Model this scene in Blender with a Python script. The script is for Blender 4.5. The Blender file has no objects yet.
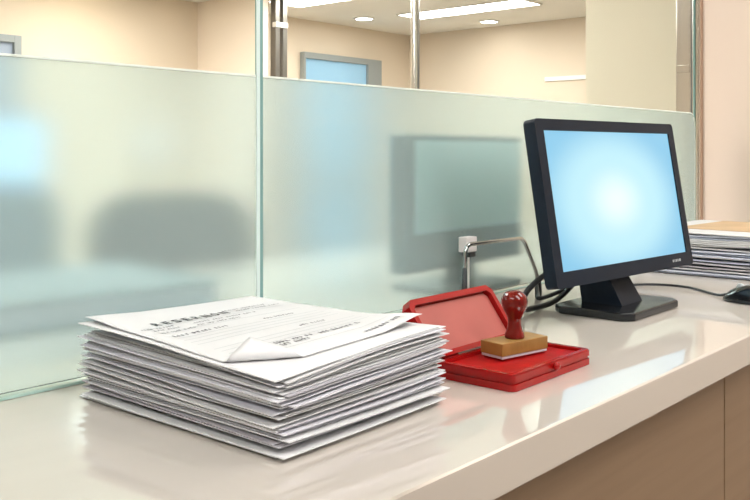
import bpy, bmesh, math, random
from mathutils import Vector, Matrix, noise as mnoise

S = bpy.context.scene
C = S.collection
random.seed(7)
PI = math.pi

# ------------------------------------------------------------------ camera
F_PX = 904.0
YAW = 40.6
ZC = 1.0 + 0.241                      # counter top is at z = 1.0
cam_d = bpy.data.cameras.new('camera')
cam_d.sensor_width = 36
cam_d.lens = F_PX / 750 * 36
cam_d.shift_y = -(250 - 152) / 750
cam_d.clip_start = 0.02
cam = bpy.data.objects.new('camera', cam_d)
C.objects.link(cam)
cam.location = (0, 0, ZC)
cam.rotation_euler = (PI / 2, 0, math.radians(YAW - 90))
S.camera = cam

# ------------------------------------------------------------------ world, view
S.view_settings.view_transform = 'Standard'
S.view_settings.look = 'None'
S.view_settings.gamma = 1.0
S.view_settings.exposure = 0.0
S.view_settings.use_curve_mapping = False
S.cycles.use_denoising = True
S.cycles.sample_clamp_indirect = 6.0
S.cycles.max_bounces = 14
S.cycles.transmission_bounces = 10
S.cycles.transparent_max_bounces = 12
w = bpy.data.worlds.new('world')
S.world = w
w.use_nodes = True
wb = w.node_tree.nodes['Background']
wb.inputs[0].default_value = (1.0, 0.97, 0.93, 1)      # the rest of the lit public hall
wb.inputs[1].default_value = 0.18

PANEL = 25.5        # emission of the ceiling panels
SPOT = 40.0
PANEL_HALL = 10.5  # ... of those over the public side


# ------------------------------------------------------------------ materials
def mat(name, col, rough=0.5, metal=0.0, ior=1.5, noise=None, coat=0.0, emit=None, estr=0.0, spec=None):
    """noise = (scale, amount, detail, stretch) varies the base colour"""
    m = bpy.data.materials.new(name)
    m.use_nodes = True
    nt = m.node_tree
    b = nt.nodes['Principled BSDF']
    b.inputs['Base Color'].default_value = (*col, 1)
    b.inputs['Roughness'].default_value = rough
    b.inputs['Metallic'].default_value = metal
    b.inputs['IOR'].default_value = ior
    b.inputs['Coat Weight'].default_value = coat
    if spec is not None:
        b.inputs['Specular IOR Level'].default_value = spec
    if emit:
        b.inputs['Emission Color'].default_value = (*emit, 1)
        b.inputs['Emission Strength'].default_value = estr
    if noise:
        sc, amt, det, st = noise
        tc = nt.nodes.new('ShaderNodeTexCoord')
        mp = nt.nodes.new('ShaderNodeMapping')
        mp.inputs['Scale'].default_value = st
        nz = nt.nodes.new('ShaderNodeTexNoise')
        nz.inputs['Scale'].default_value = sc
        nz.inputs['Detail'].default_value = det
        rp = nt.nodes.new('ShaderNodeValToRGB')
        rp.color_ramp.elements[0].position = 0.3
        rp.color_ramp.elements[1].position = 0.7
        rp.color_ramp.elements[0].color = (*[max(0, c * (1 - amt)) for c in col], 1)
        rp.color_ramp.elements[1].color = (*[min(1, c * (1 + amt)) for c in col], 1)
        nt.links.new(tc.outputs['Object'], mp.inputs['Vector'])
        nt.links.new(mp.outputs['Vector'], nz.inputs['Vector'])
        nt.links.new(nz.outputs['Fac'], rp.inputs['Fac'])
        nt.links.new(rp.outputs['Color'], b.inputs['Base Color'])
    return m


def mat_emit(name, col, strength):
    m = bpy.data.materials.new(name)
    m.use_nodes = True
    nt = m.node_tree
    nt.nodes.clear()
    e = nt.nodes.new('ShaderNodeEmission')
    e.inputs[0].default_value = (*col, 1)
    e.inputs[1].default_value = strength
    o = nt.nodes.new('ShaderNodeOutputMaterial')
    nt.links.new(e.outputs[0], o.inputs[0])
    return m


def front_only(nt, fr):
    """Fresnel on the entering side only, so a thin pane does not trap light inside itself"""
    g = nt.nodes.new('ShaderNodeNewGeometry')
    mu = nt.nodes.new('ShaderNodeMath'); mu.operation = 'MULTIPLY_ADD'
    mu.inputs[1].default_value = -1.0
    mu.inputs[2].default_value = 1.0
    mm_ = nt.nodes.new('ShaderNodeMath'); mm_.operation = 'MULTIPLY'
    nt.links.new(g.outputs['Backfacing'], mu.inputs[0])
    nt.links.new(mu.outputs[0], mm_.inputs[0])
    nt.links.new(fr.outputs[0], mm_.inputs[1])
    return mm_.outputs[0]


def mat_frost():
    """acid-etched glass: scattered transmission + milky diffuse + a soft sheen"""
    m = bpy.data.materials.new('frosted_glass')
    m.use_nodes = True
    nt = m.node_tree
    nt.nodes.clear()
    N = nt.nodes.new
    out = N('ShaderNodeOutputMaterial')
    rf = N('ShaderNodeBsdfRefraction')
    rf.inputs['Color'].default_value = (0.85, 0.955, 0.965, 1)
    rf.inputs['Roughness'].default_value = 0.21
    rf.inputs['IOR'].default_value = 1.33
    tr = N('ShaderNodeBsdfTranslucent')
    tr.inputs['Color'].default_value = (0.80, 0.91, 0.91, 1)
    df = N('ShaderNodeBsdfDiffuse')
    df.inputs['Color'].default_value = (0.80, 0.90, 0.90, 1)
    gl = N('ShaderNodeBsdfGlossy')
    gl.inputs['Roughness'].default_value = 0.12
    m0 = N('ShaderNodeMixShader'); m0.inputs[0].default_value = 0.5
    m1 = N('ShaderNodeMixShader'); m1.inputs[0].default_value = 0.22
    m2 = N('ShaderNodeMixShader')
    fr = N('ShaderNodeFresnel'); fr.inputs['IOR'].default_value = 1.4
    L = nt.links.new
    L(tr.outputs[0], m0.inputs[1]); L(df.outputs[0], m0.inputs[2])
    L(rf.outputs[0], m1.inputs[1]); L(m0.outputs[0], m1.inputs[2])
    L(front_only(nt, fr), m2.inputs[0]); L(m1.outputs[0], m2.inputs[1]); L(gl.outputs[0], m2.inputs[2])
    L(m2.outputs[0], out.inputs[0])
    return m


def mat_clear():
    m = bpy.data.materials.new('clear_glass')
    m.use_nodes = True
    nt = m.node_tree
    nt.nodes.clear()
    N = nt.nodes.new
    out = N('ShaderNodeOutputMaterial')
    tp = N('ShaderNodeBsdfTransparent'); tp.inputs[0].default_value = (0.985, 0.998, 0.992, 1)
    gl = N('ShaderNodeBsdfGlossy'); gl.inputs['Roughness'].default_value = 0.0
    fr = N('ShaderNodeFresnel'); fr.inputs['IOR'].default_value = 1.25
    mx = N('ShaderNodeMixShader')
    nt.links.new(front_only(nt, fr), mx.inputs[0])
    nt.links.new(tp.outputs[0], mx.inputs[1]); nt.links.new(gl.outputs[0], mx.inputs[2])
    nt.links.new(mx.outputs[0], out.inputs[0])
    return m


def mat_screen():
    """lit display: white middle running to cyan-blue rims"""
    m = bpy.data.materials.new('lit_screen')
    m.use_nodes = True
    nt = m.node_tree
    b = nt.nodes['Principled BSDF']
    b.inputs['Base Color'].default_value = (0.02, 0.02, 0.02, 1)
    b.inputs['Roughness'].default_value = 0.3
    N = nt.nodes.new
    L = nt.links.new
    tc = N('ShaderNodeTexCoord')
    mp = N('ShaderNodeMapping')
    mp.inputs['Location'].default_value = (-0.47, -0.40, -0.42)
    mp.inputs['Scale'].default_value = (1.0, 0.0, 1.0)
    mp.vector_type = 'POINT'
    mp.inputs['Location'].default_value = (-0.47 * 1.7, 0, -0.47 * 1.55)
    mp.inputs['Scale'].default_value = (1.7, 0.0, 1.55)
    ln = N('ShaderNodeVectorMath'); ln.operation = 'LENGTH'
    rp = N('ShaderNodeValToRGB')
    rp.color_ramp.interpolation = 'EASE'
    e = rp.color_ramp.elements
    e[0].position = 0.0; e[0].color = (0.82, 0.98, 1.0, 1)
    e[1].position = 1.0; e[1].color = (0.22, 0.57, 0.81, 1)
    k = e.new(0.5); k.color = (0.49, 0.83, 0.94, 1)
    L(tc.outputs['Generated'], mp.inputs['Vector'])
    L(mp.outputs['Vector'], ln.inputs[0])
    L(ln.outputs['Value'], rp.inputs['Fac'])
    L(rp.outputs['Color'], b.inputs['Emission Color'])
    b.inputs['Emission Strength'].default_value = 1.0
    return m


def mat_wood(name, c1, c2, rough=0.5, scale=(0.6, 6, 14)):
    m = bpy.data.materials.new(name)
    m.use_nodes = True
    nt = m.node_tree
    b = nt.nodes['Principled BSDF']
    b.inputs['Roughness'].default_value = rough
    N = nt.nodes.new
    L = nt.links.new
    tc = N('ShaderNodeTexCoord')
    mp = N('ShaderNodeMapping'); mp.inputs['Scale'].default_value = scale
    nz = N('ShaderNodeTexNoise'); nz.inputs['Scale'].default_value = 3.0
    nz.inputs['Detail'].default_value = 6; nz.inputs['Distortion'].default_value = 0.6
    rp = N('ShaderNodeValToRGB')
    rp.color_ramp.elements[0].position = 0.25; rp.color_ramp.elements[0].color = (*c1, 1)
    rp.color_ramp.elements[1].position = 0.75; rp.color_ramp.elements[1].color = (*c2, 1)
    L(tc.outputs['Object'], mp.inputs['Vector']); L(mp.outputs['Vector'], nz.inputs['Vector'])
    L(nz.outputs['Fac'], rp.inputs['Fac']); L(rp.outputs['Color'], b.inputs['Base Color'])
    return m


M = dict(
    wall=mat('wall_paint', (0.70, 0.60, 0.475), 0.85, noise=(1.3, 0.03, 2, (1, 1, 1))),
    wall_r=mat('wall_paint_side', (0.82, 0.72, 0.61), 0.7, noise=(2.0, 0.03, 2, (1, 1, 1))),
    wall_s=mat('wall_paint_hall', (0.64, 0.53, 0.44), 0.7, noise=(2.0, 0.03, 2, (1, 1, 1))),
    column=mat('column_paint', (0.68, 0.635, 0.50), 0.7, noise=(2, 0.02, 2, (1, 1, 1))),
    ceiling=mat('ceiling_paint', (0.78, 0.75, 0.68), 0.9, noise=(3, 0.02, 2, (1, 1, 1))),
    floor=mat('floor_tile', (0.42, 0.38, 0.32), 0.4, noise=(2, 0.08, 3, (1, 1, 1))),
    counter=mat('counter_stone', (0.635, 0.58, 0.52), 0.035, ior=4.6, noise=(5, 0.03, 4, (0.5, 2, 1))),
    wood=mat_wood('panel_wood', (0.23, 0.145, 0.085), (0.29, 0.19, 0.115), 0.45),
    frost=mat_frost(), clear=mat_clear(),
    edge=mat('polished_edge', (0.86, 0.92, 0.86), 0.15),
    teal=mat('glass_edge_teal', (0.20, 0.38, 0.37), 0.12),
    pale=mat('glass_edge_pale', (0.72, 0.86, 0.85), 0.12),
    base=mat('glass_edge_base', (0.42, 0.60, 0.53), 0.15),
    chrome=mat('brushed_chrome', (0.74, 0.73, 0.70), 0.2, 1.0, noise=(40, 0.05, 2, (1, 1, 0.05))),
    wire=mat('wire_chrome', (0.46, 0.49, 0.48), 0.16, 1.0),
    dark_steel=mat('dark_steel', (0.16, 0.15, 0.13), 0.35, 0.6),
    brown=mat('brown_trim', (0.30, 0.185, 0.12), 0.5),
    grey_frame=mat('grey_frame', (0.26, 0.29, 0.29), 0.4),
    blue_glass=mat('blue_glass', (0.25, 0.45, 0.62), 0.25, emit=(0.34, 0.62, 0.85), estr=0.12),
    slate_glass=mat('slate_glass', (0.28, 0.33, 0.40), 0.25, emit=(0.5, 0.6, 0.72), estr=0.12),
    paper=mat('white_paper', (0.67, 0.67, 0.68), 0.75, noise=(9, 0.015, 2, (1, 1, 1))),
    paper2=mat('cool_paper', (0.64, 0.635, 0.68), 0.75, noise=(9, 0.02, 2, (1, 1, 1))),
    paper3=mat('grey_paper', (0.44, 0.425, 0.46), 0.75, noise=(9, 0.03, 2, (1, 1, 1))),
    paper_blue=mat('blue_white_paper', (0.66, 0.70, 0.82), 0.6, noise=(9, 0.02, 2, (1, 1, 1))),
    tan=mat('manila', (0.56, 0.39, 0.23), 0.7, noise=(12, 0.12, 3, (1, 1, 1))),
    ink=mat('black_ink', (0.025, 0.025, 0.03), 0.6),
    ink_grey=mat('grey_ink', (0.14, 0.14, 0.16), 0.6),
    red=mat('red_plastic', (0.31, 0.005, 0.005), 0.22, spec=0.3, noise=(8, 0.08, 2, (1, 1, 1))),
    pad=mat('red_ink_pad', (0.33, 0.004, 0.004), 0.42, spec=0.15, noise=(60, 0.2, 4, (1, 1, 1))),
    pink=mat('lid_lining', (0.40, 0.105, 0.088), 0.4, spec=0.3, noise=(14, 0.08, 3, (1, 1, 1))),
    maroon=mat('lacquered_handle', (0.16, 0.008, 0.005), 0.12, spec=0.5, noise=(30, 0.2, 3, (1, 1, 0.3))),
    brass=mat_wood('stamp_wood', (0.26, 0.135, 0.032), (0.36, 0.20, 0.055), 0.35, scale=(30, 8, 8)),
    rubber=mat('rubber_plate', (0.55, 0.55, 0.60), 0.45),
    black=mat('black_plastic', (0.006, 0.012, 0.023), 0.42, spec=0.2, noise=(30, 0.1, 2, (1, 1, 1))),
    blackm=mat('black_gloss', (0.010, 0.011, 0.013), 0.16),
    cable=mat('cable_rubber', (0.010, 0.012, 0.015), 0.4),
    screen=mat_screen(),
    mark=mat('mark_grey', (0.45, 0.48, 0.50), 0.5),
    white_plastic=mat('white_plastic', (0.80, 0.77, 0.76), 0.4),
    chair_dark=mat('charcoal_fabric', (0.055, 0.060, 0.055), 0.9, noise=(80, 0.2, 2, (1, 1, 1))),
    chair_slate=mat('slate_fabric', (0.10, 0.15, 0.18), 0.9, noise=(80, 0.2, 2, (1, 1, 1))),
    binder=mat('grey_binder', (0.13, 0.175, 0.185), 0.7, spec=0.2, noise=(10, 0.05, 2, (1, 1, 1))),
    off_screen=mat('off_screen', (0.42, 0.52, 0.48), 0.35),
    dark_green=mat('dark_casing', (0.05, 0.075, 0.07), 0.4),
    pale_screen=mat('pale_screen', (0.3, 0.5, 0.7), 0.4, emit=(0.62, 0.80, 0.95), estr=0.6),
    panel_hall=mat_emit('hall_light', (1.0, 0.98, 0.95), PANEL_HALL),
    panel=mat_emit('panel_light', (1.0, 0.97, 0.92), PANEL),
    warm_spot=mat_emit('warm_light', (1.0, 0.80, 0.50), SPOT),
    frame_w=mat('white_metal', (0.80, 0.79, 0.76), 0.4),
)


# ------------------------------------------------------------------ mesh helpers
def link(name, bm, m, parent=None, smooth=False, kind=None, loc=None):
    me = bpy.data.meshes.new(name)
    bmesh.ops.recalc_face_normals(bm, faces=bm.faces)
    bm.to_mesh(me)
    bm.free()
    if smooth:
        for p in me.polygons:
            p.use_smooth = True
    o = bpy.data.objects.new(name, me)
    if m is not None:
        me.materials.append(m)
    C.objects.link(o)
    if parent is not None:
        o.parent = parent
    if loc is not None:
        o.location = loc
    if kind:
        o['kind'] = kind
    return o


def tag(o, label, cat, group=None):
    o['label'] = label
    o['category'] = cat
    if group:
        o['group'] = group
    return o


def thing(name, label, cat, loc=(0, 0, 0), rotz=0.0, group=None):
    o = bpy.data.objects.new(name, None)
    o.empty_display_size = 0.05
    C.objects.link(o)
    o.location = loc
    o.rotation_euler = (0, 0, rotz)
    return tag(o, label, cat, group)


def box(bm, x0, x1, y0, y1, z0, z1, bev=0.0, seg=2, mtx=None):
    vs = [bm.verts.new((x, y, z)) for z in (z0, z1) for y in (y0, y1) for x in (x0, x1)]
    idx = [(0, 2, 3, 1), (4, 5, 7, 6), (0, 1, 5, 4), (1, 3, 7, 5), (3, 2, 6, 7), (2, 0, 4, 6)]
    fs = [bm.faces.new([vs[i] for i in f]) for f in idx]
    geom = vs
    if bev > 0:
        es = list({e for f in fs for e in f.edges})
        r = bmesh.ops.bevel(bm, geom=es, offset=bev, segments=seg, profile=0.7, affect='EDGES')
        geom = list({v for f in r['faces'] for v in f.verts} | {v for v in vs if v.is_valid})
    if mtx is not None:
        bmesh.ops.transform(bm, matrix=mtx, verts=geom)
    return bm


def B(*a, **k):
    return box(bmesh.new(), *a, **k)


def prism(bm, pts, z0, z1, mtx=None, bev=0.0, seg=2):
    lo = [bm.verts.new((x, y, z0)) for x, y in pts]
    hi = [bm.verts.new((x, y, z1)) for x, y in pts]
    n = len(pts)
    fs = [bm.faces.new(lo[::-1]), bm.faces.new(hi)]
    for i in range(n):
        fs.append(bm.faces.new((lo[i], lo[(i + 1) % n], hi[(i + 1) % n], hi[i])))
    geom = lo + hi
    if bev:
        es = list(set(fs[0].edges) | set(fs[1].edges))
        r = bmesh.ops.bevel(bm, geom=es, offset=bev, segments=seg, profile=0.7, affect='EDGES')
        geom = list({v for f in r['faces'] for v in f.verts} | {v for v in geom if v.is_valid})
    if mtx is not None:
        bmesh.ops.transform(bm, matrix=mtx, verts=geom)
    return bm


def rrect(x0, x1, y0, y1, r, seg=5, corners=(1, 1, 1, 1)):
    """counter-clockwise rounded rectangle; corners = bl, br, tr, tl"""
    out = []
    cs = [(x0, y0, PI, 1, 1), (x1, y0, 1.5 * PI, -1, 1), (x1, y1, 0, -1, -1), (x0, y1, 0.5 * PI, 1, -1)]
    for (cx, cy, a0, sx, sy), on in zip(cs, corners):
        if not on:
            out.append((cx, cy))
            continue
        for i in range(seg + 1):
            a = a0 + i / seg * PI / 2
            out.append((cx + sx * r + r * math.cos(a), cy + sy * r + r * math.sin(a)))
    return out


def lathe(bm, prof, n=32, c=(0, 0, 0)):
    rings = []
    for r, z in prof:
        if r < 1e-6:
            rings.append([bm.verts.new((c[0], c[1], c[2] + z))])
        else:
            rings.append([bm.verts.new((c[0] + r * math.cos(2 * PI * i / n), c[1] + r * math.sin(2 * PI * i / n), c[2] + z)) for i in range(n)])
    for a, b in zip(rings, rings[1:]):
        for i in range(n):
            j = (i + 1) % n
            if len(a) == 1 and len(b) == 1:
                continue
            if len(a) == 1:
                bm.faces.new((a[0], b[i], b[j]))
            elif len(b) == 1:
                bm.faces.new((a[i], a[j], b[0]))
            else:
                bm.faces.new((a[i], a[j], b[j], b[i]))
    return bm


def spline(pts, n=8):
    P = [Vector(p) for p in pts]
    P = [P[0] * 2 - P[1]] + P + [P[-1] * 2 - P[-2]]
    out = []
    for i in range(1, len(P) - 2):
        p0, p1, p2, p3 = P[i - 1:i + 3]
        for k in range(n):
            t = k / n
            out.append(0.5 * ((2 * p1) + (p2 - p0) * t + (2 * p0 - 5 * p1 + 4 * p2 - p3) * t * t + (3 * p1 - p0 - 3 * p2 + p3) * t ** 3))
    out.append(P[-2])
    return out


def tube(bm, pts, r, n=10):
    P = [Vector(p) for p in pts]
    rings = []
    up = None
    for i, p in enumerate(P):
        t = (P[min(i + 1, len(P) - 1)] - P[max(i - 1, 0)]).normalized()
        if up is None:
            up = Vector((0, 0, 1)) if abs(t.z) < 0.9 else Vector((1, 0, 0))
        s = t.cross(up).normalized()
        up = s.cross(t).normalized()
        rings.append([bm.verts.new(p + (s * math.cos(2 * PI * k / n) + up * math.sin(2 * PI * k / n)) * r) for k in range(n)])
    for a, b in zip(rings, rings[1:]):
        for k in range(n):
            bm.faces.new((a[k], a[(k + 1) % n], b[(k + 1) % n], b[k]))
    bm.faces.new(rings[0][::-1])
    bm.faces.new(rings[-1])
    return bm


def rounded_path(pts, r, seg=6):
    """polyline with its inner corners filleted"""
    P = [Vector(p) for p in pts]
    out = [P[0]]
    for a, b, c in zip(P, P[1:], P[2:]):
        u, v = (a - b).normalized(), (c - b).normalized()
        s, e = b + u * r, b + v * r
        for i in range(seg + 1):
            t = i / seg
            out.append(s * (1 - t) ** 2 + b * 2 * t * (1 - t) + e * t * t)
    out.append(P[-1])
    return out


def text_mesh(body, size, shear=0.0, bold=0.0):
    """the built-in font as a flat mesh: list of (verts, faces) in its own plane"""
    cu = bpy.data.curves.new('t', 'FONT')
    cu.body = body
    cu.size = size
    cu.offset = bold
    cu.resolution_u = 2
    o = bpy.data.objects.new('t', cu)
    C.objects.link(o)
    dg = bpy.context.evaluated_depsgraph_get()
    dg.update()
    me = o.evaluated_get(dg).to_mesh()
    vs = [v.co.copy() for v in me.vertices]
    fs = [list(p.vertices) for p in me.polygons]
    o.evaluated_get(dg).to_mesh_clear()
    bpy.data.objects.remove(o)
    bpy.data.curves.remove(cu)
    return vs, fs


# ------------------------------------------------------------------ the room
ZCEIL = 2.44
YB = 5.8           # back wall
XR = 7.3           # right wall of the back office
YG = 0.845         # front face of the glass
XW = 2.27          # side wall beside the counter

link('floor', B(-3.0, XR + .1, -2.8, YB + .1, -.1, 0), M['floor'], kind='structure')
link('ceiling', B(-3.0, XR + .1, -2.8, YB + .1, ZCEIL, ZCEIL + .1), M['ceiling'], kind='structure')
link('wall_back', B(-3.0, XR + .1, YB, YB + .1, 0, ZCEIL), M['wall'], kind='structure')
link('wall_right', B(XR, XR + .1, 1.0, YB, 0, ZCEIL), M['wall'], kind='structure')
link('wall_left', B(-3.1, -3.0, -2.8, YB + .1, 0, ZCEIL), M['wall'], kind='structure')
link('wall_partition', B(4.58, 4.70, 5.1, YB, 0, ZCEIL), M['wall_r'], kind='structure')
link('wall_side', B(XW, XW + .2, -2.0, 0.862, 0, ZCEIL), M['wall_s'], kind='structure')
link('trim_1', B(XW - .004, XW - .0005, 0.855, 0.862, 1.0005, ZCEIL, .002), M['brown'], kind='structure')
link('wall_column', B(3.0, 3.4, 1.22, 1.56, 0, ZCEIL), M['column'], kind='structure')
link('light_streak', B(XR - .02, XR, 3.76, 4.2, 1.885, 1.925, .004), M['frame_w'], kind='structure')  # white strip modelled in place of a streak of light on the wall
link('trim_3', B(4.705, 4.76, 5.15, 5.23, 0, ZCEIL, .004), M['wall_r'], kind='structure')


def door(n, x0, x1, z1, glass, jl, jr, jt):
    d = link('door_%d' % n, B(x0, x0 + jl, YB - .06, YB - .001, 0, z1, .004), M['grey_frame'], kind='structure')
    link('jamb', B(x1 - jr, x1, YB - .06, YB - .001, 0, z1, .004), M['grey_frame'], d)
    link('lintel', B(x0 + jl, x1 - jr, YB - .06, YB - .001, z1 - jt, z1, .004), M['grey_frame'], d)
    link('door_glass', B(x0 + jl, x1 - jr, YB - .03, YB - .002, 0.02, z1 - jt), glass, d)
    link('door_rail', B(x0 + jl, x1 - jr, YB - .045, YB - .031, .95, 1.02, .003), M['grey_frame'], d)


door(1, 5.73, 6.80, 2.14, M['blue_glass'], .02, .20, .055)
door(2, 2.0, 3.06, 2.02, M['slate_glass'], .05, .05, .05)


def ceiling_panel(x0, x1, y0, y1, label, group='ceiling light panels', m='panel'):
    t = thing('ceiling_light', label, 'light', ((x0 + x1) / 2, (y0 + y1) / 2, ZCEIL), 0, group)
    a, b = (x1 - x0) / 2, (y1 - y0) / 2
    fr = bmesh.new()
    for q in ((-a, -a + .015, -b, b), (a - .015, a, -b, b), (-a + .015, a - .015, -b, -b + .015), (-a + .015, a - .015, b - .015, b)):
        box(fr, *q, -.012, -.0005)
    link('frame', fr, M['frame_w'], t)
    link('diffuser', B(-a + .015, a - .015, -b + .015, b - .015, -.009, -.0006), M[m], t)


def downlight(x, y, label, r=.075, m='panel'):
    t = thing('downlight', label, 'light', (x, y, ZCEIL), 0, 'round ceiling downlights')
    link('rim', lathe(bmesh.new(), [(r, -.0005), (r + .02, -.0005), (r + .018, -.010), (r, -.012), (r, -.0005)], 28), M['frame_w'], t, True)
    link('lens', lathe(bmesh.new(), [(0, -.001), (r, -.001), (r, -.009), (r * .6, -.014), (0, -.016)], 28), M[m], t, True)


downlight(3.9, 4.6, 'added unseen downlight brightening the partition wall behind the glass joint')  # unseen lamp, added to brighten the partition wall
ceiling_panel(6.08, 6.42, 3.72, 4.97, 'long white light panel on the far ceiling beside the chrome pole')
ceiling_panel(4.86, 5.25, 4.10, 5.32, 'white light panel at the top of the picture above the dark steel posts')
downlight(6.08, 5.34, 'small round downlight above the blue glass door')
downlight(6.96, 4.59, 'small round downlight below the long ceiling panel near the right wall')
downlight(3.45, 5.40, 'warm round downlight over the back wall, lighting it yellow', .07, 'warm_spot')
for x, y in ((0.9, 2.4), (2.0, 3.0), (-0.6, 3.4), (5.2, 2.2), (3.3, 4.5)):  # unseen fill panels, added for more light in the back office
    ceiling_panel(x - .3, x + .3, y - .6, y + .6, 'added white fill light panel over the back office, out of the picture')
for x, y in ((0.55, -0.55), (1.75, -0.15), (-0.9, 0.35), (0.5, -1.8)):
    ceiling_panel(x - .3, x + .3, y - .6, y + .6, 'white ceiling light panel over the public side, out of the picture', m='panel_hall')

# ------------------------------------------------------------------ counter
ct = link('worktop', prism(bmesh.new(), [(-1.3, .40), (XW - .001, .40), (XW - .001, .863), (2.48, .863), (2.48, 1.5), (-1.3, 1.5)],
                               .960, 1.0, bev=.004, seg=3), M['counter'])
tag(ct, 'glossy cream stone counter top running along the frosted glass', 'counter')
cb = thing('counter_cabinet', 'brown wood panelled counter front under the cream top', 'counter base', (0, .42, 0))
link('plinth', B(-1.25, XW - .002, .04, .70, 0.0, .08), M['dark_steel'], cb)
link('carcass', B(-1.25, XW - .002, .0185, .75, .08, .9595), M['brown'], cb)
for x0, x1 in ((-1.25, -.006), (-.003, 1.187), (1.190, XW - .003)):
    link('front_panel', B(x0, x1, 0, .018, .08, .9585, .002), M['wood'], cb)

# ------------------------------------------------------------------ glass partition
ZF = 1.337         # top of the frosted screens


def glass_screen(label, x0, x1, round_right):
    t = thing('glass_screen', label, 'glass screen', (x0, YG, 1.0))
    W = x1 - x0
    H = ZF - 1.0
    up = Matrix(((1, 0, 0, 0), (0, 0, 1, 0), (0, 1, 0, 0), (0, 0, 0, 1)))   # x, y -> x, z ; z -> y
    r = .03
    pts = rrect(0, W, .006, H - .0025, r, 6, (0, 0, 1 if round_right else 0, 0))
    link('frosted_pane', prism(bmesh.new(), pts, 0, .006, up), M['frost'], t)
    # polished arris along the top (and round the corner)
    e = bmesh.new()
    if round_right:
        out = rrect(0, W, .006, H, r + .002, 6, (0, 0, 1, 0))[2:]
        inn = [(x, y - .0025) if y > H - .004 else (x - .0004, y - .001) for x, y in out]
        out[-1] = (0, H); inn[-1] = (0, H - .0025)
        for i in range(len(out) - 1):
            quad = [out[i + 1], inn[i + 1], inn[i], out[i]]
            prism(e, quad, 0, .006, up)
    else:
        prism(e, [(0, H - .0025), (W, H - .0025), (W, H), (0, H)], 0, .006, up)
    link('polished_edge', e, M['edge'], t)
    link('base_channel', B(0, W, -.003, .0115, 0.0003, .0035, .001), M['base'], t)
    return t


XJ = 0.764
glass_screen('left frosted glass screen behind the tall paper stack', -1.25, XJ - .0012, False)
glass_screen('right frosted glass screen with rounded end, behind the stamp box and monitor', XJ + .0055, 2.192, True)
fin = thing('glass_joint', 'thin vertical teal joint between the two frosted glass screens', 'glass joint', (XJ, YG, 1.0))
link('teal_edge', B(-.0010, .0050, -.001, .007, .0003, ZCEIL - 1.0005), M['teal'], fin)
link('pale_edge', B(-.0062, -.0011, -.0022, -.0003, .0003, ZCEIL - 1.0005), M['pale'], fin)
for nm, x0, x1, lab in (('a', -1.25, XJ - .0012, 'left clear glass pane above the frosted screen'),
                        ('b', XJ + .0055, 2.192, 'right clear glass pane above the frosted screen, reaching the chrome posts')):
    g = link('clear_pane', B(x0, x1, YG + .003, YG + .007, ZF + .0003, ZCEIL - .0005), M['clear'])
    tag(g, lab, 'glass pane')

# chrome mullions by the side wall
p = thing('mullion', 'slim bright chrome mullion right beside the brown wall trim', 'post', (2.312, .888, 1.0))
link('channel', B(-.010, .025, -.008, .008, .0003, ZCEIL - 1.0005, .002), M['chrome'], p)
link('glass_edge', B(-.015, -.0105, .000, .004, .0003, ZCEIL - 1.0005, .001), M['teal'], p)
p = thing('mullion', 'wider chrome mullion standing behind the end of the frosted glass', 'post', (2.410, .955, 1.0))
link('channel', B(-.020, .020, -.02, .02, .0003, ZCEIL - 1.0005, .003), M['chrome'], p)
link('clip', B(-.0235, -.0203, -.018, .018, .455, .475, .001), M['chrome'], p)

# poles in the back office
cp = thing('steel_pole', 'slim chrome pole in the back office at the room corner', 'pole', (3.86, 3.02, 0))
link('shaft', lathe(bmesh.new(), [(0, .001), (.026, .001), (.026, ZCEIL - .001), (0, ZCEIL - .001)], 24), M['chrome'], cp, False)
link('ceiling_flange', lathe(bmesh.new(), [(.034, ZCEIL - .02), (.05, ZCEIL - .018), (.05, ZCEIL - .001), (.034, ZCEIL - .001)], 24), M['chrome'], cp)
dp = thing('steel_door_post', 'dark steel door posts with chrome rod beside the partition wall end', 'post', (4.83, 5.12, 0))
for x in (-.062, .018):
    link('rail', B(x, x + .044, -.03, .03, 0.001, ZCEIL - .001, .004), M['dark_steel'], dp)
link('rod', lathe(bmesh.new(), [(0, .001), (.010, .001), (.010, ZCEIL - .001), (0, ZCEIL - .001)], 16), M['chrome'], dp, True)
link('clamp', B(-.070, .055, -.045, .0, 2.20, 2.24, .008), M['frame_w'], dp)


# ------------------------------------------------------------------ things behind the frosted glass
def office_chair(x, y, rz, label, fab, top=1.15, wd=.42):
    t = thing('office_chair', label, 'chair', (x, y, 0), rz, 'office chairs behind the glass')
    link('seat', prism(bmesh.new(), rrect(-.24, .24, -.22, .24, .09, 6), .43, .51, bev=.025, seg=3), M[fab], t, True)
    up = Matrix(((1, 0, 0, 0), (0, -.12, 1, .20), (0, 1, .12, 0), (0, 0, 0, 1)))
    link('backrest', prism(bmesh.new(), rrect(-wd / 2, wd / 2, .60, top, .10, 8), .09, .16, up, bev=.02, seg=3), M[fab], t, True)
    link('back_bracket', tube(bmesh.new(), spline([(0, .10, .41), (0, .27, .42), (0, .33, .55), (0, .29, .75)], 6), .022), M['black'], t, True)
    link('column', lathe(bmesh.new(), [(0, .10), (.03, .10), (.03, .30), (.022, .30), (.022, .425), (0, .425)], 18), M['black'], t)
    for k in range(5):
        a = 2 * PI * k / 5
        l = link('leg', tube(bmesh.new(), [(.02 * math.cos(a), .02 * math.sin(a), .12), (.29 * math.cos(a), .29 * math.sin(a), .075)], .02), M['black'], t, True)
        link('caster', lathe(bmesh.new(), [(0, 0.001), (.02, .004), (.028, .028), (.02, .052), (0, .056)], 14, (.28 * math.cos(a), .28 * math.sin(a), 0)), M['black'], l, True)
    for s in (-1, 1):
        link('armrest', tube(bmesh.new(), rounded_path([(s * .25, .05, .46), (s * .29, .05, .50), (s * .29, .05, .66), (s * .29, -.14, .67)], .03), .017), M['black'], t, True)
    return t


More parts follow.
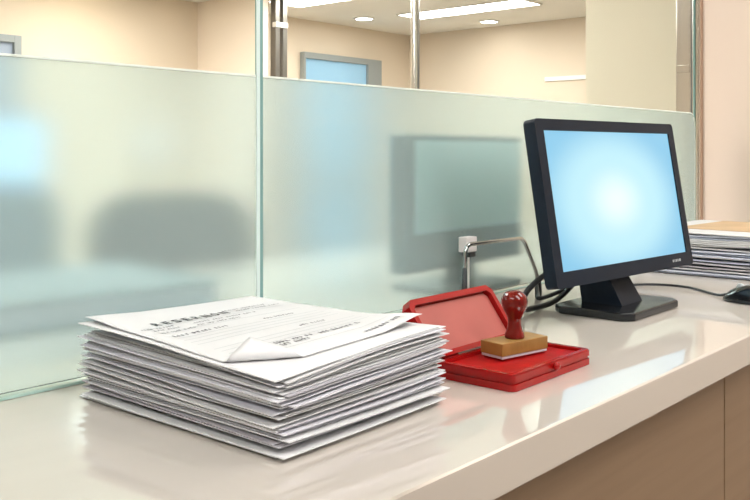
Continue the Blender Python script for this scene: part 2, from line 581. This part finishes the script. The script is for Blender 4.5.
office_chair(1.43, 2.00, 2.75, 'dark charcoal office chair blurred behind the left frosted glass', 'chair_dark', 1.125, .40)
office_chair(1.356, 2.82, 2.75, 'slate blue office chair at the left picture edge behind frosted glass', 'chair_slate', 1.13, .44)

bd = thing('binder', 'pale grey binder lying flat on the counter behind the left glass', 'binder', (.70, 1.285, 1.0), math.radians(-6))
link('cover', B(-.23, .23, -.165, .165, .0003, .004, .001), M['binder'], bd)
link('cover', B(-.23, .23, -.165, .165, .038, .042, .001), M['binder'], bd)
link('spine', B(-.23, -.226, -.165, .165, .0042, .0378, .001), M['binder'], bd)
link('paper_block', B(-.222, .222, -.158, .158, .0042, .0378), M['paper3'], bd)

# monitor seen through the right screen
mo = thing('computer_monitor', 'switched-off dark monitor blurred behind the right frosted glass', 'monitor', (1.335, .925, 1.0), math.radians(2))
link('casing', B(-.190, .190, 0, .035, .040, .270, .008, 3), M['dark_green'], mo)
link('screen', B(-.166, .178, -.003, -.0003, .105, .260, .001), M['off_screen'], mo)
link('neck', B(-.035, .035, .01, .03, .008, .0395, .004), M['dark_green'], mo)
link('base', prism(bmesh.new(), rrect(-.11, .11, -.05, .10, .02), .0005, .008, bev=.002), M['dark_green'], mo)

# lit monitor on a desk further back at the left
dk = thing('desk', 'pale office desk at the back behind the left frosted glass', 'desk', (1.42, 3.30, 0))
link('desktop', B(-.7, .7, -.3, .35, .72, .75, .004), M['column'], dk)
for x in (-.66, .62):
    for y in (-.27, .28):
        link('leg', B(x, x + .04, y, y + .04, .001, .7195), M['grey_frame'], dk)
lm = thing('computer_monitor', 'lit pale blue monitor at the left picture edge behind frosted glass', 'monitor', (1.57, 3.22, .75), math.radians(-20))
link('casing', B(-.22, .22, 0, .04, .21, .62, .008), M['binder'], lm)
link('screen', B(-.21, .21, -.003, -.0003, .22, .61), M['pale_screen'], lm)
link('neck', B(-.04, .04, .01, .04, .012, .2095), M['binder'], lm)
link('base', prism(bmesh.new(), rrect(-.15, .15, -.08, .12, .03), .0005, .012), M['binder'], lm)
wb_ = thing('wall_dispenser', 'small white box on the back wall seen through the frosted glass', 'wall box', (4.12, YB, 1.32))
link('housing', B(-.10, .10, -.11, -.001, -.14, .14, .02, 3), M['white_plastic'], wb_)
link('outlet', B(-.05, .05, -.10, -.03, -.16, -.1405, .004), M['grey_frame'], wb_)


# ------------------------------------------------------------------ paper stacks
def sstep(a, b, x):
    t = max(0, min(1, (x - a) / (b - a)))
    return t * t * (3 - 2 * t)


def sheet_bm(zf, W, L, th, nx, ny, xf):
    """solid sheet: zf(u, v) height of its underside in sheet space, xf maps (u, v) to the ground plane"""
    bm = bmesh.new()
    lo, hi = [], []
    for j in range(ny + 1):
        for i in range(nx + 1):
            u, v = W * i / nx, L * j / ny
            x, y = xf(u, v)
            z = zf(u, v)
            lo.append(bm.verts.new((x, y, z)))
            hi.append(bm.verts.new((x, y, z + th)))
    k = nx + 1
    for j in range(ny):
        for i in range(nx):
            a, b, c, d = j * k + i, j * k + i + 1, (j + 1) * k + i + 1, (j + 1) * k + i
            bm.faces.new((hi[a], hi[b], hi[c], hi[d]))
            bm.faces.new((lo[d], lo[c], lo[b], lo[a]))
    rim = [j * k for j in range(ny, 0, -1)] + [i for i in range(nx)] + [j * k + nx for j in range(ny)] + [ny * k + i for i in range(nx, 0, -1)]
    for a, b in zip(rim, rim[1:] + rim[:1]):
        bm.faces.new((lo[a], lo[b], hi[b], hi[a]))
    return bm


def paper_stack(x0, y0, W, L, N, total, th, jit, rot, wav, mats, label, cat, group, seed, name, front_drop=0.0, pr=(.35, 1.9)):
    rnd = random.Random(seed)
    nx, ny = 13, 17
    G = [[0.0005] * (nx + 1) for _ in range(ny + 1)]           # running top surface
    pitch = [rnd.uniform(*pr) for _ in range(N)]
    s = total / sum(pitch)
    zb = 0.0006
    for n in range(N):
        fr = n / N
        calm = min(1.0, n / 6)
        ph = [rnd.uniform(0, 6.28) for _ in range(4)]
        am = [rnd.uniform(.2, 1) * wav * calm for _ in range(4)]
        cz = [rnd.uniform(-.5, 1.6) * wav * calm for _ in range(4)]
        Z = [[0.0] * (nx + 1) for _ in range(ny + 1)]
        for j in range(ny + 1):
            for i in range(nx + 1):
                u, v = i / nx, j / ny
                e = max(abs(2 * u - 1), abs(2 * v - 1)) ** 3
                z = zb - front_drop * fr * (1 - u) ** 2 * (1 - v) ** 2
                z += e * (am[0] * math.sin(3.1 * v + ph[0]) * (1 - u) + am[1] * math.sin(3.3 * v + ph[1]) * u
                          + am[2] * math.sin(3.0 * u + ph[2]) * (1 - v) + am[3] * math.sin(3.4 * u + ph[3]) * v)
                z += cz[0] * ((1 - u) * (1 - v)) ** 3 + cz[1] * (u * (1 - v)) ** 3 + cz[2] * ((1 - u) * v) ** 3 + cz[3] * (u * v) ** 3
                z = max(z, G[j][i] + .00042)
                Z[j][i] = z
        for j in range(ny + 1):
            for i in range(nx + 1):
                # relax: the stack's own weight keeps it from swelling
                G[j][i] = Z[j][i] + th
        a = rnd.gauss(0, rot) * min(1, .3 + calm)
        ox, oy = rnd.gauss(0, jit), rnd.gauss(0, jit)
        ca, sa = math.cos(a), math.sin(a)
        cx, cy = x0 + W / 2 + ox, y0 + L / 2 + oy

        def xf(u, v):
            p, q = u - W / 2, v - L / 2
            return cx + p * ca - q * sa, cy + p * sa + q * ca

        def zf(u, v):
            x, y = xf(u, v)
            p, q = max(0, min(nx - 1e-6, (x - x0) / W * nx)), max(0, min(ny - 1e-6, (y - y0) / L * ny))
            i, j = int(p), int(q)
            p, q = p - i, q - j
            return 1.0 + (Z[j][i] * (1 - p) + Z[j][i + 1] * p) * (1 - q) + (Z[j + 1][i] * (1 - p) + Z[j + 1][i + 1] * p) * q
        bm = sheet_bm(zf, W, L, th, nx, ny, xf)
        o = link(name, bm, mats[rnd.choice((0, 0, 0, 1, 1, 2)) if n < N - 2 else 0], smooth=False)
        tag(o, label, cat, group)
        zb += pitch[n] * s
    return G


W_, L_ = 0.2159, 0.2794
SX, SY = 0.488, 0.518
G = paper_stack(SX, SY, W_, L_, 36, .0710, .0008, .0034, .012, .0022,
                (M['paper'], M['paper2'], M['paper3']),
                'plain white sheet in the tall untidy paper stack beneath the printed form', 'paper', 'sheets in the tall stack beside the stamp box', 11, 'paper_sheet', .014, (.3, 2.2))
top_z = lambda u, v: G[max(0, min(17, round(v / L_ * 17)))][max(0, min(13, round(u / W_ * 13)))]
zt = max(max(r) for r in G)


def bil(u, v):
    a, b = max(0, min(12.999, u / W_ * 13)), max(0, min(16.999, v / L_ * 17))
    i, j = int(a), int(b)
    p, q = a - i, b - j
    return (G[j][i] * (1 - p) + G[j][i + 1] * p) * (1 - q) + (G[j + 1][i] * (1 - p) + G[j + 1][i + 1] * p) * q


# top printed form: (u, v) -> world; its near left corner curls over, its near right corner lifts
FL = .254
FOLD_A, FOLD_B = Vector((0.0, .040)), Vector((.056, 0.0))
fd = (FOLD_B - FOLD_A).normalized()
fn = Vector((fd.y, -fd.x))
if fn.dot(Vector((0, 0)) - FOLD_A) < 0:
    fn = -fn
FX, FY, FA = SX + .001, SY + .028, math.radians(-0.8)


def form_point(u, v, lift=0.0):
    """point on the printed form, lifted along its upper side"""
    p = Vector((u, v))
    s = (p - FOLD_A).dot(fn)
    R = .0030
    z = 0.0
    nrm = Vector((0, 0, 1))
    if s > 0:
        base = p - fn * s
        th = s / R
        if th < 2.8:
            off, z = R * math.sin(th), R * (1 - math.cos(th))
        else:
            r_ = s - 2.8 * R
            off, z = R * math.sin(2.8) + r_ * math.cos(2.8), R * (1 - math.cos(2.8)) + r_ * math.sin(2.8)
            th = 2.8
        p2 = base + fn * off
        nrm = Vector((-fn.x * math.sin(th), -fn.y * math.sin(th), math.cos(th)))
        q = p2
    else:
        q = p
    z0 = bil(min(max(q.x + FX - SX, 0), W_), min(max(q.y + FY - SY, 0), L_))
    zs = max(z0, .0) + .0012
    # soft sweep of a fresh sheet lying on a loose stack
    zs += .002 * sstep(.12, .2159, u) * sstep(.10, 0, v) + .0065 * sstep(.155, .2159, u) * sstep(.075, 0, v)
    zs += .003 * sstep(.18, .254, v) * sstep(.14, 0, u)
    x = FX + q.x * math.cos(FA) - q.y * math.sin(FA)
    y = FY + q.x * math.sin(FA) + q.y * math.cos(FA)
    return Vector((x, y, 1.0 + zs + z)) + nrm * lift


pf = thing('printed_form', 'white printed form with a bold heading lying on top of the tall paper stack', 'form', (0, 0, 0))
bm = bmesh.new()
NX, NY = 44, 56
grid_hi = [[bm.verts.new(form_point(W_ * i / NX, FL * j / NY, .00018)) for i in range(NX + 1)] for j in range(NY + 1)]
grid_lo = [[bm.verts.new(form_point(W_ * i / NX, FL * j / NY, -.00018)) for i in range(NX + 1)] for j in range(NY + 1)]
for j in range(NY):
    for i in range(NX):
        bm.faces.new((grid_hi[j][i], grid_hi[j][i + 1], grid_hi[j + 1][i + 1], grid_hi[j + 1][i]))
        bm.faces.new((grid_lo[j + 1][i], grid_lo[j + 1][i + 1], grid_lo[j][i + 1], grid_lo[j][i]))
for i in range(NX):
    bm.faces.new((grid_lo[0][i], grid_lo[0][i + 1], grid_hi[0][i + 1], grid_hi[0][i]))
    bm.faces.new((grid_hi[NY][i], grid_hi[NY][i + 1], grid_lo[NY][i + 1], grid_lo[NY][i]))
for j in range(NY):
    bm.faces.new((grid_hi[j][0], grid_hi[j + 1][0], grid_lo[j + 1][0], grid_lo[j][0]))
    bm.faces.new((grid_lo[j][NX], grid_lo[j + 1][NX], grid_hi[j + 1][NX], grid_hi[j][NX]))
link('sheet', bm, M['paper'], pf, True)


def print_text(bm, body, size, u0, v0, bold=0.0, width=None):
    vs, fs = text_mesh(body, size, bold=bold)
    wmax = max(v.x for v in vs)
    k = (width / wmax) if width else 1.0
    nv = [bm.verts.new(form_point(u0 + v.x * k, v0 + v.y, .0008)) for v in vs]
    for f in fs:
        try:
            bm.faces.new([nv[i] for i in f])
        except ValueError:
            pass


def print_line(bm, u0, u1, v, t=.0007):
    n = max(1, int((u1 - u0) / .006))
    for i in range(n):
        a, b = u0 + (u1 - u0) * i / n, u0 + (u1 - u0) * (i + 1) / n
        bm.faces.new([bm.verts.new(form_point(*q, .0008)) for q in ((a, v), (b, v), (b, v + t), (a, v + t))])


def print_words(bm, u0, u1, v, h, rnd):
    """an unreadable run of small print: short upright strokes in word-like clumps"""
    u = u0
    while u < u1:
        for _ in range(rnd.randint(3, 7)):
            if u > u1:
                break
            wd = h * rnd.uniform(.35, .6)
            hh = h * rnd.uniform(.6, 1.0)
            bm.faces.new([bm.verts.new(form_point(*q, .0008)) for q in ((u, v), (u + wd * .55, v), (u + wd * .55, v + hh), (u, v + hh))])
            if rnd.random() < .6:
                y = v + hh * rnd.choice((0, .45, .8))
                bm.faces.new([bm.verts.new(form_point(*q, .0008)) for q in ((u + wd * .55, y), (u + wd * 1.2, y), (u + wd * 1.2, y + h * .2), (u + wd * .55, y + h * .2))])
            u += wd * 1.5
        u += h * .6


hb = bmesh.new()
for k, chx in enumerate('RESERNON'):
    print_text(hb, chx, .0180, .036 + .0120 * k, .186, .0005, .0082)
link('heading', hb, M['ink'], pf)['label'] = 'bold black heading'
r2 = random.Random(3)
PRINT = [(.012, .050, .190, .0034), (.070, .150, .186, .0034), (.020, .050, .181, .0034), (.066, .120, .175, .0034),
         (.128, .185, .214, .0034), (.140, .200, .205, .0034), (.020, .058, .169, .0034),
         (.020, .085, .150, .0046), (.130, .170, .150, .0040), (.130, .165, .098, .0040),
         (.066, .110, .062, .0048), (.120, .175, .060, .0048), (.066, .100, .054, .0048), (.150, .200, .030, .0048)]
for u0, u1, v, h in PRINT:
    tb = bmesh.new()
    print_words(tb, u0, u1, v - .016, h * 1.35, r2)
    link('print_line', tb, M['ink_grey'], pf)
for v in (.196, .170, .143, .133, .123, .113, .090, .080, .070, .046):
    lb = bmesh.new()
    print_line(lb, .018, .198, v - .016, .0009)
    link('ruled_line', lb, M['mark'], pf)

# second stack by the side wall
RX, RY, RW, RL = 1.735, .535, .355, .27
G2 = paper_stack(RX, RY, RW, RL, 17, .077, .0028, .0030, .009, .0022,
                 (M['paper_blue'], M['paper'], M['paper3']),
                 'white sheaf in the paper stack by the side wall behind the monitor', 'paper', 'sheaves in the stack by the wall', 5, 'paper_sheaf', 0.0)
z2 = 1.0 + max(max(r) for r in G2) + .0006
tf = thing('paper_folder', 'white folder with a tan cover sheet on top of the stack by the wall', 'folder', (RX + RW / 2, RY + RL / 2, z2), math.radians(-3))
link('cover', B(-.176, .172, -.134, .132, 0, .0014, .0008), M['paper'], tf)
link('tan_sheet', B(-.085, .160, -.128, .075, .0017, .0026, .0003), M['tan'], tf)['label'] = 'tan sheet'

# ------------------------------------------------------------------ stamp pad box
TX0, TX1, TY0, TY1 = .775, .940, .482, .580
tc_ = ((TX0 + TX1) / 2, (TY0 + TY1) / 2)
bx = thing('stamp_pad_box', 'open red stamp pad box with its lid tilted back beside the tall paper stack', 'stamp pad', (tc_[0], tc_[1], 1.0))
hx, hy = (TX1 - TX0) / 2, (TY1 - TY0) / 2


def ring_prism(bm, outer, inner, z0, z1, mtx=None):
    n = len(outer)
    vv = [[bm.verts.new((x, y, z)) for x, y in loop] for z in (z0, z1) for loop in (outer, inner)]
    ol, il, oh, ih = vv
    for i in range(n):
        j = (i + 1) % n
        bm.faces.new((ol[i], ol[j], oh[j], oh[i]))
        bm.faces.new((il[j], il[i], ih[i], ih[j]))
        bm.faces.new((oh[i], oh[j], ih[j], ih[i]))
        bm.faces.new((il[i], il[j], ol[j], ol[i]))
    if mtx is not None:
        bmesh.ops.transform(bm, matrix=mtx, verts=[v for l in vv for v in l])


t_bm = bmesh.new()
prism(t_bm, rrect(-hx, hx, -hy, hy, .006), .0005, .0075, bev=.001)
prism(t_bm, rrect(-hx + .0015, hx - .0015, -hy + .0015, hy - .0015, .005), .0077, .0110)
ring_prism(t_bm, rrect(-hx, hx, -hy, hy, .006), rrect(-hx + .008, hx - .008, -hy + .008, hy - .008, .004), .0105, .0165)
ring_prism(t_bm, rrect(-hx + .0012, hx - .0012, -hy + .0012, hy - .0012, .005), rrect(-hx + .007, hx - .007, -hy + .007, hy - .007, .004), .0160, .0176)
link('tray', t_bm, M['red'], bx)
link('ink_pad', prism(bmesh.new(), rrect(-hx + .0085, hx - .0085, -hy + .0085, hy - .0085, .004), .0112, .0142, bev=.001), M['pad'], bx)
lt = bmesh.new()
lathe(lt, [(0, -.0030), (.003, -.0026), (.0046, 0), (.003, .0026), (0, .0030)], 16)
bmesh.ops.transform(lt, matrix=Matrix.Translation((-.002, -hy - .0035, .0130)) @ Matrix.Rotation(PI / 2, 4, 'X'), verts=lt.verts)
link('latch', lt, M['red'], bx, True)
# lid
LL = .071
ang = math.radians(54)
# lid plane local: x along hinge, y away from hinge, z out of the lining (towards the tray)
lidm = Matrix.Translation((0, hy + .0005, .0185)) @ Matrix.Rotation(ang, 4, 'X')
l_bm = bmesh.new()
octo = [(-hx, 0), (hx, 0), (hx, LL - .008), (hx - .008, LL), (-hx + .008, LL), (-hx, LL - .008)]
octi = [(-hx + .007, .006), (hx - .007, .006), (hx - .007, LL - .012), (hx - .012, LL - .007), (-hx + .012, LL - .007), (-hx + .007, LL - .012)]
prism(l_bm, octo, -.010, -.006, lidm, bev=.001)
ring_prism(l_bm, octo, octi, -.0062, .0030, lidm)
lid = link('lid', l_bm, M['red'], bx)
octl = [(x * .985, LL / 2 + (y - LL / 2) * .97) for x, y in octi]
link('lining', prism(bmesh.new(), octl, -.0058, -.0030, lidm), M['pink'], lid)['label'] = 'pale red lining of the lid'
hg = bmesh.new()
for sx in (-1, 1):
    tube(hg, [(sx * hx * .75, hy + .0025, .0158), (sx * hx * .45, hy + .0025, .0158)], .0024, 10)
link('hinge', hg, M['red'], bx, True)

# ------------------------------------------------------------------ stamp
st = thing('rubber_stamp', 'wooden rubber stamp with a dark red knob handle standing on the red pad', 'stamp', (.870, .540, 1.0146), math.radians(-11))
link('mount', B(-.037, .037, -.0165, .0165, .0048, .0185, .0012), M['brass'], st)
link('rubber_die', B(-.0362, .0362, -.0158, .0158, .0018, .0046, .0008), M['rubber'], st)
link('rubber_face', B(-.0345, .0345, -.0142, .0142, 0.0002, .0017), M['pad'], st)
prof = [(0, .0187), (.0108, .0187), (.0112, .0205), (.0106, .0235), (.0088, .0275), (.0076, .0325), (.0074, .037), (.0082, .0415),
        (.0108, .0465), (.0132, .0515), (.0146, .0570), (.0144, .0618), (.0128, .0660), (.0098, .0692), (.0058, .0710), (0, .0717)]
link('handle', lathe(bmesh.new(), prof, 40), M['maroon'], st, True)

# ------------------------------------------------------------------ monitor on the counter
mn = thing('computer_monitor', 'black flat monitor with a glowing light blue screen on the counter', 'monitor', (1.29, .622, 1.0))
tilt = math.atan2(.038, .229)
mm = Matrix.Translation((1.071 - 1.29, .600 - .622, .0575)) @ Matrix.Rotation(math.radians(-4.5), 4, 'Z') @ Matrix.Rotation(-tilt, 4, 'X')
a, b = 0.0, .393
H = .2325
up = Matrix(((1, 0, 0, 0), (0, 0, 1, 0), (0, 1, 0, 0), (0, 0, 0, 1)))
cbm = bmesh.new()
prism(cbm, rrect(a, b, 0, H, .006), .0012, .017, mm @ up, bev=.002)
prism(cbm, rrect(a + .012, b - .012, .012, H - .014, .01), .0165, .024, mm @ up, bev=.003)
prism(cbm, rrect(a + .10, b - .10, .03, H - .05, .015), .0235, .040, mm @ up, bev=.006)
link('casing', cbm, M['black'], mn)
bz = bmesh.new()
ring_prism(bz, rrect(a, b, 0, H, .006), rrect(a + .019, b - .017, .021, H - .016, .001), -.0022, .0011, mm @ up)
link('bezel', bz, M['black'], mn)
sb = bmesh.new()
prism(sb, [(a + .0193, .0213), (b - .0173, .0213), (b - .0173, H - .0163), (a + .0193, H - .0163)], -.0002, .0010, mm @ up)
link('screen', sb, M['screen'], mn)['label'] = 'light blue lit screen'
lg = bmesh.new()
for x0, w_ in ((b - .068, .0035), (b - .062, .0012), (b - .0585, .0045), (b - .052, .0025), (b - .047, .0050)):
    prism(lg, [(x0, .0085), (x0 + w_, .0085), (x0 + w_, .0125), (x0, .0125)], -.0026, -.0023, mm @ up)
link('badge', lg, M['mark'], mn)['label'] = 'small pale marks on the lower bezel'
nk = bmesh.new()
lo = [(-.034, -.028), (.036, -.028), (.036, .038), (-.034, .038)]
vs = [nk.verts.new((x, y, .0125)) for x, y in lo] + [nk.verts.new((x * .82 - .01, y * .6 + .024, .085)) for x, y in lo]
nk.faces.new(vs[3::-1]); nk.faces.new(vs[4:])
for i in range(4):
    j = (i + 1) % 4
    nk.faces.new((vs[i], vs[j], vs[4 + j], vs[4 + i]))
link('neck', nk, M['black'], mn)
ch = .014
bx0, bx1, by0, by1 = -.090, .090, -.068, .060
oct_ = [(bx0 + ch, by0), (bx1 - ch, by0), (bx1, by0 + ch), (bx1, by1 - ch), (bx1 - ch, by1), (bx0 + ch, by1), (bx0, by1 - ch), (bx0, by0 + ch)]
link('base', prism(bmesh.new(), oct_, .0005, .0125, bev=.004, seg=3), M['blackm'], mn)
# cables sagging from the left of the back to the wire stand
cab = bmesh.new()
O = Vector((1.29, .622, 1.0))
W2 = lambda *q: [tuple(Vector(p) - O) for p in q]
tube(cab, spline(W2((1.19, .665, 1.075), (1.150, .690, 1.040), (1.150, .700, 1.012), (1.185, .705, 1.006), (1.245, .700, 1.010), (1.290, .690, 1.035), (1.30, .672, 1.065)), 10), .0042, 10)
link('cable', cab, M['cable'], mn, True)
cab = bmesh.new()
tube(cab, spline(W2((1.30, .765, 1.022), (1.27, .745, 1.012), (1.235, .722, 1.013), (1.26, .715, 1.016), (1.31, .700, 1.030), (1.33, .680, 1.06)), 10), .0034, 10)
link('cable', cab, M['cable'], mn, True)

# ------------------------------------------------------------------ wire stand and plug by the glass
ws = thing('wire_stand', 'bent chrome wire stand by the glass between stamp box and monitor', 'stand', (1.2, .767, 1.0))
wp = rounded_path([(1.098 - 1.2, 0, .0035), (1.100 - 1.2, 0, .104), (1.262 - 1.2, 0, .103), (1.306 - 1.2, 0, .040), (1.310 - 1.2, 0, .0035)], .016, 7)
link('wire', tube(bmesh.new(), wp, .0032, 10), M['wire'], ws, True)
link('foot', lathe(bmesh.new(), [(0, .0005), (.0055, .0005), (.006, .012), (.0045, .036), (0, .037)], 16, (.1095, 0, 0)), M['cable'], ws, True)
link('foot', lathe(bmesh.new(), [(0, .0005), (.0045, .0005), (.0045, .02), (.0035, .07), (0, .071)], 16, (-.1018, 0, 0)), M['cable'], ws, True)
pl = thing('plug_adapter', 'small white plug adapter with dark underside fixed on the frosted glass', 'adapter', (1.205, YG, 1.092))
link('housing', B(-.0145, .0145, -.018, -.0005, -.012, .0125, .003, 3), M['white_plastic'], pl)
link('plug', B(-.008, .010, -.018, -.004, -.020, -.0123, .002), M['cable'], pl)
link('cord', tube(bmesh.new(), spline([(0, -.011, -.0202), (-.002, -.012, -.05), (-.006, -.016, -.078), (-.010, -.03, -.0895), (-.030, -.035, -.0895)], 6), .0018, 8), M['white_plastic'], pl, True)

# ------------------------------------------------------------------ mouse
ms = thing('computer_mouse', 'black computer mouse at the right picture edge on the counter', 'mouse', (1.490, .472, 1.0), math.radians(-6))
mb = bmesh.new()
rings = []
NU, NV = 20, 9
for j in range(NV + 1):
    f = j / NV
    row = []
    zz = .0012 + .030 * math.sin(f * PI / 2)
    sc = math.cos(f * PI / 2) ** .55 if j < NV else 0
    for i in range(NU):
        t = 2 * PI * i / NU
        ex = math.copysign(abs(math.cos(t)) ** .8, math.cos(t)) * .030 * sc
        ey = math.copysign(abs(math.sin(t)) ** .8, math.sin(t)) * .057 * sc - .010 * f
        row.append(mb.verts.new((ex, ey, zz - (.010 * f * max(0, ey / .057)))))
    rings.append(row)
for r_a, r_b in zip(rings, rings[1:]):
    for i in range(NU):
        mb.faces.new((r_a[i], r_a[(i + 1) % NU], r_b[(i + 1) % NU], r_b[i]))
mb.faces.new(rings[0][::-1])
bmesh.ops.remove_doubles(mb, verts=mb.verts, dist=.0001)
link('shell', mb, M['blackm'], ms, True)
whl = lathe(bmesh.new(), [(0, -.003), (.006, -.003), (.007, 0), (.006, .003), (0, .003)], 18)
bmesh.ops.transform(whl, matrix=Matrix.Translation((0, .030, .0222)) @ Matrix.Rotation(PI / 2, 4, 'Y'), verts=whl.verts)
link('scroll_wheel', whl, M['mark'], ms, True)
mi = Matrix.Translation((1.490, .472, 1.0)) @ Matrix.Rotation(math.radians(-6), 4, 'Z')
mi.invert()
cp_ = [mi @ Vector(q) for q in ((1.497, .527, 1.008), (1.512, .545, 1.0035), (1.545, .585, 1.0028), (1.568, .618, 1.0028), (1.570, .655, 1.0028), (1.545, .695, 1.0028), (1.48, .725, 1.0028), (1.42, .735, 1.0028))]
link('cord', tube(bmesh.new(), spline(cp_, 10), .0021, 8), M['cable'], ms, True)
